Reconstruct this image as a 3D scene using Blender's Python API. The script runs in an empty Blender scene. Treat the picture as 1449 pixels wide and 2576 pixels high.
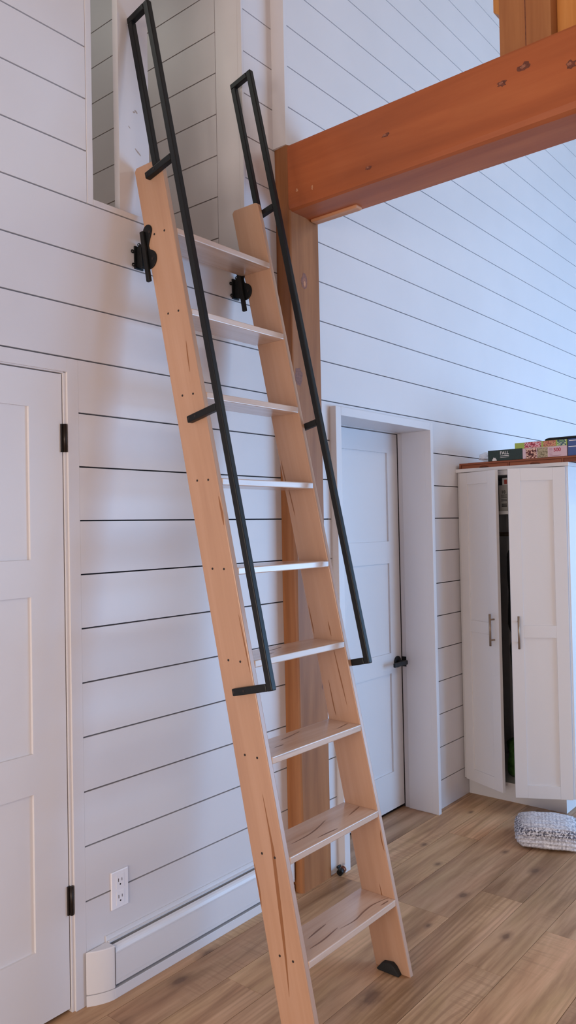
import bpy, bmesh, math, random
from mathutils import Matrix, Vector, Euler
S = bpy.context.scene
COL = S.collection
random.seed(7)
PI = math.pi

# ------------------------------------------------------------------ camera
F_PX, IMG_H = 1965.4, 2576.0
cd = bpy.data.cameras.new('camera')
cam = bpy.data.objects.new('camera', cd)
COL.objects.link(cam)
r = Vector((0.63610, -0.77133, -0.01982)).normalized()
f = Vector((0.77158, 0.63590, 0.01883)).normalized()
r = (r - f * r.dot(f)).normalized()
u = r.cross(f)
M = Matrix((r, u, -f)).transposed().to_4x4()
M.translation = Vector((0.0, -2.126, 1.5177))
cam.matrix_world = M
cd.sensor_fit = 'VERTICAL'
cd.sensor_height = 36.0
cd.sensor_width = 36.0
cd.lens = F_PX / IMG_H * 36.0
cd.clip_start = 0.02
S.camera = cam

# ------------------------------------------------------------------ world, light, exposure
w = bpy.data.worlds.new('world'); S.world = w; w.use_nodes = True
wb = w.node_tree.nodes['Background']
wb.inputs[0].default_value = (0.62, 0.78, 1.0, 1)
wb.inputs[1].default_value = 0.15
S.view_settings.view_transform = 'Standard'
S.view_settings.look = 'None'
S.view_settings.gamma = 1.0
S.view_settings.exposure = 0.0
S.view_settings.use_curve_mapping = False

def area(name, loc, target, sx, sy, power, col):
    l = bpy.data.lights.new(name, 'AREA'); l.shape = 'RECTANGLE'
    l.size = sx; l.size_y = sy; l.energy = power; l.color = col
    o = bpy.data.objects.new(name, l); COL.objects.link(o)
    o.location = loc
    d = (Vector(target) - Vector(loc)).normalized()
    o.rotation_euler = d.to_track_quat('-Z', 'Y').to_euler()
    return o
# light colours and powers: glass patio doors, upper front windows, side windows, high right windows, lamps; all unseen
YF = -4.60            # front wall of the room, behind the camera
FRONT_C, FRONT_P = (0.31, 0.595, 1.0), 270
UPPER_C, UPPER_P = (0.50, 0.70, 1.0), 30
SIDE_C, SIDE_P = (1.0, 0.875, 0.79), 68
HIGH_C, HIGH_P = (0.3, 0.6, 1.0), 2
LAMP1_C, LAMP1_P = (1.0, 0.9, 0.75), 4
LAMP2_C, LAMP2_P = (1.0, 0.90, 0.72), 36
area('window_daylight', (6.40, YF + 0.06, 1.15), (6.40, 0, 1.15), 4.2, 2.1, FRONT_P, FRONT_C)
area('window_daylight', (5.20, YF + 0.06, 4.25), (5.20, 0, 4.25), 2.3, 1.1, UPPER_P, UPPER_C)
for k, y in enumerate((-1.0, -2.5)):  # side windows added to brighten the left-facing surfaces
    area('window_daylight', (-2.94, y, 1.4), (3, y, 1.4), 1.3, 1.5, SIDE_P, SIDE_C)
area('window_daylight', (8.93, -1.7, 4.2), (0, -1.7, 4.2), 1.8, 1.5, HIGH_P, HIGH_C)
# unseen lamps under the ceiling, added to light the rooms
CEIL = 5.3
area('loft_lamp', (1.0, 1.9, 4.9), (1.5, 1.6, 2.6), 0.5, 0.5, 9, (1.0, 1.0, 0.90))  # fill light added to brighten the dark loft interior
LAMPS = ((0.6, -3.2, 4.2, LAMP1_C, LAMP1_P), (3.9, -3.4, 3.80, LAMP2_C, LAMP2_P))

# ------------------------------------------------------------------ helpers
def tag(o, label=None, cat=None, group=None, kind=None):
    if label: o['label'] = label
    if cat: o['category'] = cat
    if group: o['group'] = group
    if kind: o['kind'] = kind
    return o

def empty(name, loc, rot=(0, 0, 0)):
    o = bpy.data.objects.new(name, None); COL.objects.link(o)
    o.location = loc; o.rotation_euler = rot; o.empty_display_size = 0.1
    return o

class MB:
    """collects shapes into one mesh"""
    def __init__(s):
        s.v = []; s.f = []; s.m = []; s.sm = []; s.tone = None
    def add(s, vs, fs, mi=0, smooth=False):
        b = len(s.v); s.v += [tuple(p) for p in vs]
        for q in fs:
            s.f.append([b + i for i in q]); s.m.append(mi); s.sm.append(smooth)
    def box(s, x0, x1, y0, y1, z0, z1, mi=0):
        if x0 > x1: x0, x1 = x1, x0
        if y0 > y1: y0, y1 = y1, y0
        if z0 > z1: z0, z1 = z1, z0
        vs = [(x, y, z) for z in (z0, z1) for y in (y0, y1) for x in (x0, x1)]
        fs = [(0, 2, 3, 1), (4, 5, 7, 6), (0, 1, 5, 4), (2, 6, 7, 3), (0, 4, 6, 2), (1, 3, 7, 5)]
        s.add(vs, fs, mi); return s
    def prism(s, pts, ax, a0, a1, mi=0, smooth=False):
        """polygon pts in the plane normal to ax, extruded a0..a1"""
        n = len(pts)
        def mk(p, a):
            return (a, p[0], p[1]) if ax == 0 else ((p[0], a, p[1]) if ax == 1 else (p[0], p[1], a))
        vs = [mk(p, a0) for p in pts] + [mk(p, a1) for p in pts]
        s.add(vs, [list(range(n))[::-1], [n + i for i in range(n)]], mi)
        b = len(s.v) - 2 * n
        for i in range(n):
            j = (i + 1) % n
            s.f.append([b + i, b + j, b + n + j, b + n + i]); s.m.append(mi); s.sm.append(smooth)
        return s
    def tube(s, p0, p1, rad, n=16, mi=0, r2=None, cap=True):
        p0 = Vector(p0); p1 = Vector(p1); d = (p1 - p0).normalized()
        a = d.orthogonal().normalized(); b = d.cross(a)
        r2 = rad if r2 is None else r2
        vs = [p0 + (a * math.cos(t) + b * math.sin(t)) * rad for t in [2 * PI * i / n for i in range(n)]]
        vs += [p1 + (a * math.cos(t) + b * math.sin(t)) * r2 for t in [2 * PI * i / n for i in range(n)]]
        s.add(vs, [[i, (i + 1) % n, n + (i + 1) % n, n + i] for i in range(n)], mi, True)
        if cap:
            b0 = len(s.v) - 2 * n
            s.f.append([b0 + i for i in range(n)][::-1]); s.m.append(mi); s.sm.append(False)
            s.f.append([b0 + n + i for i in range(n)]); s.m.append(mi); s.sm.append(False)
        return s
    def ring(s, c, axis, R, rr, n=16, k=8, mi=0):
        c = Vector(c); axis = Vector(axis).normalized(); a = axis.orthogonal().normalized(); b = axis.cross(a)
        vs = []
        for i in range(n):
            t = 2 * PI * i / n; d = a * math.cos(t) + b * math.sin(t)
            for j in range(k):
                q = 2 * PI * j / k
                vs.append(c + d * (R + rr * math.cos(q)) + axis * rr * math.sin(q))
        s.add(vs, [[i * k + j, ((i + 1) % n) * k + j, ((i + 1) % n) * k + (j + 1) % k, i * k + (j + 1) % k] for i in range(n) for j in range(k)], mi, True)
        return s
    def xform(s, mat, start=0):
        for i in range(start, len(s.v)):
            s.v[i] = tuple(mat @ Vector(s.v[i]))
        return s
    def build(s, name, mats, parent=None, bev=0, seg=2, world=True, sub=0, bevang=40):
        """world=True: coordinates are world ones; the object gets its origin at the bottom centre"""
        me = bpy.data.meshes.new(name)
        vs = s.v
        xs = [p[0] for p in vs]; ys = [p[1] for p in vs]; zs = [p[2] for p in vs]
        org = Vector(((min(xs) + max(xs)) / 2, (min(ys) + max(ys)) / 2, min(zs)))
        me.from_pydata([tuple(Vector(p) - org) for p in vs], [], s.f)
        if not isinstance(mats, (list, tuple)): mats = [mats]
        for m in mats: me.materials.append(m)
        for p, mi, sm in zip(me.polygons, s.m, s.sm):
            p.material_index = mi; p.use_smooth = sm
        bm = bmesh.new(); bm.from_mesh(me); bmesh.ops.recalc_face_normals(bm, faces=bm.faces); bm.to_mesh(me); bm.free()
        me.update()
        o = bpy.data.objects.new(name, me); COL.objects.link(o)
        if parent is not None:
            o.parent = parent
            if world:
                base = Vector((0, 0, 0)); p = parent
                while p is not None:
                    base = base + p.location; p = p.parent
                o.location = org - base
            else:
                o.location = org
        else:
            o.location = org
        if bev:
            b = o.modifiers.new('bevel', 'BEVEL'); b.width = bev; b.segments = seg
            b.limit_method = 'ANGLE'; b.angle_limit = math.radians(bevang); b.harden_normals = False
        if sub:
            m = o.modifiers.new('subdivision', 'SUBSURF'); m.levels = sub; m.render_levels = sub
        return o

# ------------------------------------------------------------------ materials
def hexc(r_, g_, b_):
    f_ = lambda c: (c / 12.92 if c <= 0.04045 else ((c + 0.055) / 1.055) ** 2.4)
    return (f_(r_ / 255), f_(g_ / 255), f_(b_ / 255), 1)

def mat(name, col, rough=0.5, metal=0.0, spec=0.5, coat=0.0, alpha=1.0, noise=0.0, nscale=30, bump=0.0, bscale=200):
    m = bpy.data.materials.new(name); m.use_nodes = True
    nt = m.node_tree; b = nt.nodes['Principled BSDF']
    b.inputs['Base Color'].default_value = col
    b.inputs['Roughness'].default_value = rough
    b.inputs['Metallic'].default_value = metal
    b.inputs['Specular IOR Level'].default_value = spec
    b.inputs['Coat Weight'].default_value = coat
    b.inputs['Alpha'].default_value = alpha
    tc = nt.nodes.new('ShaderNodeTexCoord')
    if noise:
        n = nt.nodes.new('ShaderNodeTexNoise'); n.inputs['Scale'].default_value = nscale; n.inputs['Detail'].default_value = 4
        nt.links.new(tc.outputs['Object'], n.inputs['Vector'])
        cr = nt.nodes.new('ShaderNodeValToRGB')
        cr.color_ramp.elements[0].position = 0.3; cr.color_ramp.elements[1].position = 0.7
        cr.color_ramp.elements[0].color = tuple(c * (1 - noise) for c in col[:3]) + (1,)
        cr.color_ramp.elements[1].color = tuple(min(1, c * (1 + noise)) for c in col[:3]) + (1,)
        nt.links.new(n.outputs['Fac'], cr.inputs['Fac']); nt.links.new(cr.outputs['Color'], b.inputs['Base Color'])
    if bump:
        n2 = nt.nodes.new('ShaderNodeTexNoise'); n2.inputs['Scale'].default_value = bscale
        nt.links.new(tc.outputs['Object'], n2.inputs['Vector'])
        bp = nt.nodes.new('ShaderNodeBump'); bp.inputs['Strength'].default_value = bump; bp.inputs['Distance'].default_value = 0.002
        nt.links.new(n2.outputs['Fac'], bp.inputs['Height']); nt.links.new(bp.outputs['Normal'], b.inputs['Normal'])
    return m

def wood(name, c_lo, c_mid, c_hi, axis='Z', fine=55, along=1.6, rough=0.5, knots=0.0, knotcol=None, streak=0.0, streakcol=None,
         blotch=0.25, attr=False, spec=0.35, bump=0.15, blotch_scale=2.0, wave=0.0, coat=0.0):
    m = bpy.data.materials.new(name); m.use_nodes = True
    nt = m.node_tree; N = nt.nodes; L = nt.links; b = N['Principled BSDF']
    b.inputs['Roughness'].default_value = rough; b.inputs['Specular IOR Level'].default_value = spec
    b.inputs['Coat Weight'].default_value = coat; b.inputs['Coat Roughness'].default_value = 0.22
    tc = N.new('ShaderNodeTexCoord')
    vec = tc.outputs['Object']
    add = N.new('ShaderNodeVectorMath'); add.operation = 'ADD'
    L.new(vec, add.inputs[0])
    if attr:
        at = N.new('ShaderNodeAttribute'); at.attribute_name = 'tone'
        mul = N.new('ShaderNodeVectorMath'); mul.operation = 'SCALE'; mul.inputs['Scale'].default_value = 37.0
        comb = N.new('ShaderNodeCombineXYZ')
        L.new(at.outputs['Fac'], comb.inputs[0]); L.new(at.outputs['Fac'], comb.inputs[1]); L.new(at.outputs['Fac'], comb.inputs[2])
        L.new(comb.outputs[0], mul.inputs[0]); L.new(mul.outputs[0], add.inputs[1])
    else:
        oi = N.new('ShaderNodeObjectInfo')
        mul = N.new('ShaderNodeMath'); mul.operation = 'MULTIPLY'; mul.inputs[1].default_value = 23.0
        L.new(oi.outputs['Random'], mul.inputs[0])
        comb = N.new('ShaderNodeCombineXYZ')
        for i in range(3): L.new(mul.outputs[0], comb.inputs[i])
        L.new(comb.outputs[0], add.inputs[1])
    def mapping(a, x):
        mp = N.new('ShaderNodeMapping')
        sc = {'X': (a, x, x), 'Y': (x, a, x), 'Z': (x, x, a)}[axis]
        mp.inputs['Scale'].default_value = sc
        L.new(add.outputs[0], mp.inputs['Vector']); return mp
    def ramp(inp, stops):
        cr = N.new('ShaderNodeValToRGB'); e = cr.color_ramp.elements
        e[0].position, e[0].color = stops[0]; e[1].position, e[1].color = stops[-1]
        for p, c in stops[1:-1]:
            x = e.new(p); x.color = c
        L.new(inp, cr.inputs['Fac']); return cr
    def noise(mp, detail=5, dist=0.0, scale=1.0, rg=0.6):
        n = N.new('ShaderNodeTexNoise'); n.inputs['Scale'].default_value = scale; n.inputs['Detail'].default_value = detail
        n.inputs['Distortion'].default_value = dist; n.inputs['Roughness'].default_value = rg
        L.new(mp.outputs[0], n.inputs['Vector']); return n
    g = noise(mapping(along, fine), 5, 0.3)
    base = ramp(g.outputs['Fac'], [(0.30, c_lo), (0.5, c_mid), (0.72, c_hi)])
    col = base.outputs['Color']
    def mix(c1, c2, fac, mode='MIX'):
        mx = N.new('ShaderNodeMix'); mx.data_type = 'RGBA'; mx.blend_type = mode
        if isinstance(fac, float): mx.inputs[0].default_value = fac
        else: L.new(fac, mx.inputs[0])
        for i, c in ((6, c1), (7, c2)):
            if isinstance(c, tuple): mx.inputs[i].default_value = c
            else: L.new(c, mx.inputs[i])
        return mx.outputs[2]
    if wave:
        wv = N.new('ShaderNodeTexWave'); wv.wave_type = 'BANDS'
        wv.bands_direction = {'X': 'Y', 'Y': 'X', 'Z': 'X'}[axis]
        wv.inputs['Scale'].default_value = 1.5; wv.inputs['Distortion'].default_value = 16.0
        wv.inputs['Detail'].default_value = 3.0; wv.inputs['Detail Scale'].default_value = 0.5
        L.new(mapping(1.2, 9.0).outputs[0], wv.inputs['Vector'])
        wr = ramp(wv.outputs['Fac'], [(0.1, (0, 0, 0, 1)), (0.55, (1, 1, 1, 1))])
        patch = noise(mapping(0.9, 2.5), 2); pr = ramp(patch.outputs['Fac'], [(0.50, (0, 0, 0, 1)), (0.66, (1, 1, 1, 1))])
        inv = N.new('ShaderNodeMath'); inv.operation = 'SUBTRACT'; inv.inputs[0].default_value = 1.0; L.new(wr.outputs['Color'], inv.inputs[1])
        m2 = N.new('ShaderNodeMath'); m2.operation = 'MULTIPLY'; L.new(inv.outputs[0], m2.inputs[0]); L.new(pr.outputs['Color'], m2.inputs[1])
        m3 = N.new('ShaderNodeMath'); m3.operation = 'MULTIPLY'; L.new(m2.outputs[0], m3.inputs[0]); m3.inputs[1].default_value = wave
        col = mix(col, c_lo, m3.outputs[0])
    bl = noise(mapping(0.8, blotch_scale), 3)  # random blotches of tone in the wood
    blr = ramp(bl.outputs['Fac'], [(0.3, (1 - blotch, 1 - blotch, 1 - blotch, 1)), (0.7, (1 + blotch * 0.6,) * 3 + (1,))])
    col = mix(col, blr.outputs['Color'], 1.0, 'MULTIPLY')
    if attr:
        tr = ramp(at.outputs['Fac'], [(0.0, (0.82, 0.80, 0.80, 1)), (0.35, (0.95, 0.92, 0.90, 1)), (0.6, (1, 1, 0.96, 1)), (1.0, (1.14, 1.10, 1.02, 1))])
        col = mix(col, tr.outputs['Color'], 1.0, 'MULTIPLY')
    if attr:
        # faint saw marks across the boards, in patches
        sw = noise(mapping(95, 5.0), 2, 0.2); swr = ramp(sw.outputs['Fac'], [(0.50, (0, 0, 0, 1)), (0.60, (1, 1, 1, 1))])
        sp_ = noise(mapping(1.6, 3.5), 2); spr = ramp(sp_.outputs['Fac'], [(0.52, (0, 0, 0, 1)), (0.64, (0.30, 0.30, 0.30, 1))])
        sm_ = N.new('ShaderNodeMath'); sm_.operation = 'MULTIPLY'; L.new(swr.outputs['Color'], sm_.inputs[0]); L.new(spr.outputs['Color'], sm_.inputs[1])
        col = mix(col, c_lo, sm_.outputs[0])
        # olive and rosy patches of the stain
        hp = noise(mapping(1.5, 6.0), 3, 0.6); hr = ramp(hp.outputs['Fac'], [(0.3, (1.0, 0.94, 0.94, 1)), (0.5, (1, 1, 1, 1)), (0.7, (0.95, 0.98, 0.90, 1))])
        col = mix(col, hr.outputs['Color'], 1.0, 'MULTIPLY')
    if streak:
        st = noise(mapping(0.9, 26), 3, 0.5)
        sr = ramp(st.outputs['Fac'], [(0.655, (0, 0, 0, 1)), (0.70, (streak, streak, streak, 1))])
        col = mix(col, streakcol, sr.outputs['Color'])
    if knots:
        mp = mapping(2.4, 4.2)
        vo = N.new('ShaderNodeTexVoronoi'); vo.voronoi_dimensions = '2D' if attr else '3D'; vo.inputs['Scale'].default_value = 1.0; vo.inputs['Randomness'].default_value = 1.0
        L.new(mp.outputs[0], vo.inputs['Vector'])
        kd = vo.outputs['Distance']
        if attr:
            s2 = N.new('ShaderNodeSeparateColor'); L.new(vo.outputs['Color'], s2.inputs[0])
            ma = N.new('ShaderNodeMath'); ma.operation = 'MULTIPLY_ADD'; ma.inputs[1].default_value = 2.2; ma.inputs[2].default_value = 0.8; L.new(s2.outputs[1], ma.inputs[0])
            m_ = N.new('ShaderNodeMath'); m_.operation = 'MULTIPLY'; L.new(kd, m_.inputs[0]); L.new(ma.outputs[0], m_.inputs[1])
            kn = noise(mapping(22, 40), 2); m5 = N.new('ShaderNodeMath'); m5.operation = 'MULTIPLY_ADD'; m5.inputs[1].default_value = 0.10
            L.new(kn.outputs['Fac'], m5.inputs[0]); L.new(m_.outputs[0], m5.inputs[2]); m6 = N.new('ShaderNodeMath'); m6.operation = 'SUBTRACT'; m6.inputs[1].default_value = 0.05
            L.new(m5.outputs[0], m6.inputs[0]); kd = m6.outputs[0]
        kr = ramp(kd, [(0.05, (knots,) * 3 + (1,)), (0.10, (knots * 0.45,) * 3 + (1,)), (0.20, (0, 0, 0, 1))])
        kf = kr.outputs['Color']
        if attr:
            # leave out a part of the knots; ragged outline
            sc_ = N.new('ShaderNodeSeparateColor'); L.new(vo.outputs['Color'], sc_.inputs[0])
            gt = N.new('ShaderNodeMath'); gt.operation = 'GREATER_THAN'; gt.inputs[1].default_value = 0.35; L.new(sc_.outputs[0], gt.inputs[0])
            mk = N.new('ShaderNodeMath'); mk.operation = 'MULTIPLY'; L.new(kf, mk.inputs[0]); L.new(gt.outputs[0], mk.inputs[1]); kf = mk.outputs[0]
        col = mix(col, knotcol, kf)
    L.new(col, b.inputs['Base Color'])
    if bump:
        bp = N.new('ShaderNodeBump'); bp.inputs['Strength'].default_value = bump; bp.inputs['Distance'].default_value = 0.003
        L.new(g.outputs['Fac'], bp.inputs['Height']); L.new(bp.outputs['Normal'], b.inputs['Normal'])
    return m

WHITE = mat('white_wall_paint', (0.70, 0.675, 0.695, 1), 0.42, noise=0.02, nscale=3, bump=0.04, bscale=60)
TRIMW = mat('white_trim_paint', (0.70, 0.675, 0.695, 1), 0.35)
DOORW = mat('white_door_paint', (0.73, 0.71, 0.73, 1), 0.32)
CABW = mat('white_cabinet_lacquer', (0.73, 0.71, 0.72, 1), 0.3)
GROOVE = mat('dark_groove', (0.035, 0.033, 0.04, 1), 0.9)
CEILM = mat('pine_ceiling', (0.60, 0.46, 0.33, 1), 0.6, noise=.1, nscale=4)  # unseen ceiling, its wood colour chosen to bounce warm light
BLACK = mat('black_powder_coat', (0.007, 0.008, 0.009, 1), 0.45, spec=0.32, bump=0.1, bscale=400)
BRONZE = mat('dark_bronze', (0.03, 0.022, 0.018, 1), 0.4, metal=0.6)
SCREW = mat('dark_screw', (0.02, 0.012, 0.01, 1), 0.6)
PULL = mat('brushed_bronze_pull', (0.36, 0.27, 0.20, 1), 0.4, metal=0.75)
MAPLE = wood('maple_wood', hexc(184, 143, 116), hexc(191, 150, 122), hexc(198, 158, 132), 'Z', fine=20, along=1.1, rough=0.42,
             streak=0.12, streakcol=hexc(160, 112, 80), blotch=0.07, bump=0.02, coat=0.5)
MAPLEX = wood('maple_tread_wood', hexc(200, 168, 146), hexc(214, 184, 163), hexc(223, 196, 178), 'X', fine=26, along=1.3, rough=0.26,
              streak=0.45, streakcol=hexc(150, 118, 100), blotch=0.10, bump=0.02, spec=0.6, coat=0.8)
TSTREAK = mat('tread_mineral_streak', hexc(140, 108, 92), 0.35)
STREAK = mat('mineral_streak', hexc(148, 98, 62), 0.5)
FIRZ = wood('stained_fir_post', hexc(136, 86, 50), hexc(158, 102, 62), hexc(174, 118, 74), 'Z', fine=14, along=1.0, rough=0.48,
            knots=0.0, knotcol=hexc(84, 44, 26), blotch=0.16, bump=0.08)
FIRY = wood('stained_fir_beam', hexc(158, 84, 48), hexc(172, 94, 54), hexc(186, 108, 64), 'Y', fine=11, along=0.8, rough=0.5,
            knots=0.0, knotcol=hexc(70, 30, 18), blotch=0.20, bump=0.08)
FIRL = wood('honey_pine', hexc(176, 110, 52), hexc(200, 134, 70), hexc(214, 152, 88), 'Z', fine=18, along=0.9, blotch=0.12)
KNOT = mat('dark_knot', hexc(104, 54, 38), 0.6, noise=0.4, nscale=120)
KNOTL = mat('knot_heart', hexc(150, 96, 74), 0.6, noise=0.2, nscale=150)
SPLINE = wood('pale_fir_strip', hexc(190, 130, 92), hexc(208, 150, 112), hexc(220, 166, 128), 'Y', fine=30, along=1.2)
FLOORM = wood('oak_plank_floor', hexc(150, 114, 84), hexc(196, 158, 124), hexc(222, 184, 150), 'X', fine=16, along=1.4, rough=0.45,
              knots=0.7, knotcol=hexc(92, 66, 54), blotch=0.22, attr=True, bump=0.15, wave=0.45, spec=0.3)
GAPM = mat('floor_gap', hexc(74, 54, 44), 0.8)
PUZW = wood('red_brown_wood', hexc(110, 56, 36), hexc(142, 78, 50), hexc(160, 94, 60), 'Y', fine=30, along=1.2)

# ------------------------------------------------------------------ the setting
YR = -0.070           # face of the furred-out right part of the wall
SP = 0.1746           # board spacing
GAP = 0.0050
ZL, ZR = 3.122, 1.897

def rows(z0, top):
    ks = []
    z = z0
    while z > 0: z -= SP
    z += 0
    out = []
    while z < top:
        out.append((max(0.0, z), min(top, z + SP)))
        z += SP
    return out

def board_wall(mb, y, x0, x1, z0, top, holes, thick=0.018, zmin=0.0, zmax=99.0):
    """boards with shadow gaps; holes = [(x0,x1,z0,z1)] left free"""
    for a, b in rows(z0, top):
        lo = a + GAP / 2 if a > 0 else 0; hi = b - GAP / 2
        lo = max(lo, zmin); hi = min(hi, zmax)
        if hi <= lo: continue
        # split the board in z where a hole begins inside it
        cuts = sorted({lo, hi} | {h for q in holes for h in (q[2], q[3]) if lo < h < hi})
        for c0, c1 in zip(cuts[:-1], cuts[1:]):
            zm = (c0 + c1) / 2
            xs = [(x0, x1)]
            for q in holes:
                if q[2] < zm < q[3]:
                    nx = []
                    for s0, s1 in xs:
                        if q[1] <= s0 or q[0] >= s1: nx.append((s0, s1)); continue
                        if q[0] > s0: nx.append((s0, q[0]))
                        if q[1] < s1: nx.append((q[1], s1))
                    xs = nx
            for s0, s1 in xs:
                mb.box(s0, s1, y, y + thick, c0, c1)

def backing(mb, y0, y1, x0, x1, z0, z1, holes, mi=1):
    xs = sorted({x0, x1} | {h for q in holes for h in (q[0], q[1]) if x0 < h < x1})
    zs = sorted({z0, z1} | {h for q in holes for h in (q[2], q[3]) if z0 < h < z1})
    for a, b in zip(xs[:-1], xs[1:]):
        for c, d in zip(zs[:-1], zs[1:]):
            if any(q[0] < (a + b) / 2 < q[1] and q[2] < (c + d) / 2 < q[3] for q in holes): continue
            mb.box(a, b, y0, y1, c, d, mi)

TOP = CEIL
# wall part that carries the ladder (Y = 0)
DL = (0.655, 1.479, 0.0, 2.026)           # left door opening
OP = (1.574, 2.354, 2.602, TOP - 0.59)
mb = MB()
board_wall(mb, 0.0, -3.0, 2.733, ZL, TOP, [(0.60, 1.522, 0, 2.0725), (1.567, 2.349, 2.598, TOP - 0.58)])
backing(mb, 0.018, 0.06, -3.0, 2.734, 0, TOP, [DL, OP])
wl = mb.build('wall_back', [WHITE, GROOVE]); tag(wl, kind='structure')
# furred-out wall part to the right (Y = YR)
DR = (2.830, 3.665, 0.0, 2.045)
mb = MB()
board_wall(mb, YR, 2.735, 9.0, ZR, TOP, [(2.797, 3.668, 0, 2.049)], zmax=3.125)
backing(mb, YR + 0.018, 0.10, 2.735, 9.0, 0, 3.125, [DR])
wr_ = mb.build('wall_back_right', [WHITE, GROOVE]); tag(wr_, kind='structure')
mb = MB()
board_wall(mb, YR, 2.548, 9.0, ZR, TOP, [], zmin=3.125)
backing(mb, YR + 0.018, 0.10, 2.54, 9.0, 3.125, TOP, [])
tag(mb.build('wall_back_upper', [WHITE, GROOVE]), kind='structure')
# corner box above the post
mb = MB(); mb.box(2.526, 2.5475, YR - 0.001, 0.0, 3.130, TOP)
mb.box(2.523, 2.560, YR - 0.004, 0.0, 3.124, 3.131)
tag(mb.build('trim_1', TRIMW, bev=0.001), kind='structure')

# floor: one mesh of planks, tone attribute per plank
ycuts = [0.12, -0.09, -0.25, -0.41, -0.650, -0.826, -0.979, -1.208]
wid = [0.165, 0.245, 0.16, 0.19, 0.155, 0.23]
i = 0
while ycuts[-1] > YF:
    ycuts.append(ycuts[-1] - wid[i % 6]); i += 1
mb = MB(); tones = []
rnd = random.Random(11)
for i in range(len(ycuts) - 1):
    ya, yb = ycuts[i] - 0.001, ycuts[i + 1] + 0.001
    x = -3.2 - rnd.random() * 1.5
    if i == 4: x = -3.1 - 0.1
    while x < 9.1:
        ln = rnd.uniform(1.2, 2.1)
        if i == 4: ln = 1.55
        xe = x + ln
        mb.box(x + 0.0005, xe - 0.0005, yb, ya, -0.02, 0.0)
        tones += [rnd.random()] * 6
        x = xe
mb.box(-3.2, 9.2, YF - .2, 0.2, -0.04, -0.006, 1); tones += [0.5] * 6
fl = mb.build('floor', [FLOORM, GAPM]); tag(fl, kind='structure')
at_ = fl.data.attributes.new('tone', 'FLOAT', 'FACE')
for k, t in enumerate(tones): at_.data[k].value = t

# ceiling and unseen walls of the great room
mb = MB(); mb.box(-3.1, 9.1, YF - .1, 0.4, TOP, TOP + 0.1); tag(mb.build('ceiling', CEILM), kind='structure')
WIN_F = [(4.25, 8.55, 0.05, 2.25), (4.00, 6.40, 3.65, 4.85)]
WIN_R = [(-2.65, -0.75, 3.4, 5.0)]
mb = MB(); backing(mb, YF - .12, YF, -3.0, 9.0, 0, TOP, WIN_F, 0); tag(mb.build('wall_front', WHITE), kind='structure')
WIN_L = [(-1.70, -0.30, 0.6, 2.2), (-3.20, -1.80, 0.6, 2.2)]
mb = MB(); backing(mb, -3.12, -3.0, YF, 0.06, 0, TOP, WIN_L, 0)
for k_ in range(len(mb.v)):
    a_, b_, c_ = mb.v[k_]; mb.v[k_] = (b_, a_, c_)
tag(mb.build('wall_left', WHITE), kind='structure')
mb = MB(); backing(mb, 9.0, 9.12, YF, 0.1, 0, TOP, WIN_R, 0)
for k_ in range(len(mb.v)):
    a_, b_, c_ = mb.v[k_]; mb.v[k_] = (b_, a_, c_)
tag(mb.build('wall_right', WHITE), kind='structure')
n_ = 1  # frames of the unseen windows added as the room's light sources
for (x0, x1, z0, z1) in WIN_F:
    mb = MB()
    for a, b, c, d in ((x0, x0 + .05, z0, z1), (x1 - .05, x1, z0, z1), (x0, x1, z0, z0 + .05), (x0, x1, z1 - .05, z1)):
        mb.box(a, b, YF - .10, YF + .01, c, d)
    tag(mb.build('window_%d' % n_, TRIMW), kind='structure'); n_ += 1
for (y0, y1, z0, z1) in WIN_L:
    mb = MB()
    for a, b, c, d in ((y0, y0 + .05, z0, z1), (y1 - .05, y1, z0, z1), (y0, y1, z0, z0 + .05), (y0, y1, z1 - .05, z1)):
        mb.box(-3.10, -2.99, a, b, c, d)
    tag(mb.build('window_%d' % n_, TRIMW), kind='structure'); n_ += 1

for (y0, y1, z0, z1) in WIN_R:
    mb = MB()
    for a, b, c, d in ((y0, y0 + .05, z0, z1), (y1 - .05, y1, z0, z1), (y0, y1, z0, z0 + .05), (y0, y1, z1 - .05, z1)):
        mb.box(8.99, 9.10, a, b, c, d)
    tag(mb.build('window_%d' % n_, TRIMW), kind='structure'); n_ += 1

# unseen pendant lamps, added as light sources (behind and above the camera)
LR = 0.14
for li, (x, y, z, lc, lp) in enumerate(LAMPS):
    GLASSL = bpy.data.materials.new('lit_lamp_globe'); GLASSL.use_nodes = True
    gb = GLASSL.node_tree.nodes['Principled BSDF']
    gb.inputs['Emission Color'].default_value = lc + (1,); gb.inputs['Emission Strength'].default_value = lp / (4 * PI * PI * LR * LR)
    p = empty('pendant_lamp', (x, y, z))
    tag(p, ('white globe pendant hanging from the ceiling at the left, behind the camera', 'white globe pendant hanging from the ceiling near the thick beam')[li], 'lamp', 'globe pendants')
    mb = MB(); 
    n, k = 20, 12
    vs = []; fs = []
    for a in range(k + 1):
        th = PI * a / k
        for b in range(n):
            ph = 2 * PI * b / n; vs.append((x + LR * math.sin(th) * math.cos(ph), y + LR * math.sin(th) * math.sin(ph), z - LR * math.cos(th)))
    for a in range(k):
        for b in range(n): fs.append((a * n + b, a * n + (b + 1) % n, (a + 1) * n + (b + 1) % n, (a + 1) * n + b))
    mb.add(vs, fs, 0, True); mb.build('globe', GLASSL, p)
    mb = MB(); mb.tube((x, y, z + LR - .01), (x, y, CEIL), .008); mb.tube((x, y, CEIL - .03), (x, y, CEIL), .06); mb.build('stem', BLACK, p)

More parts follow.
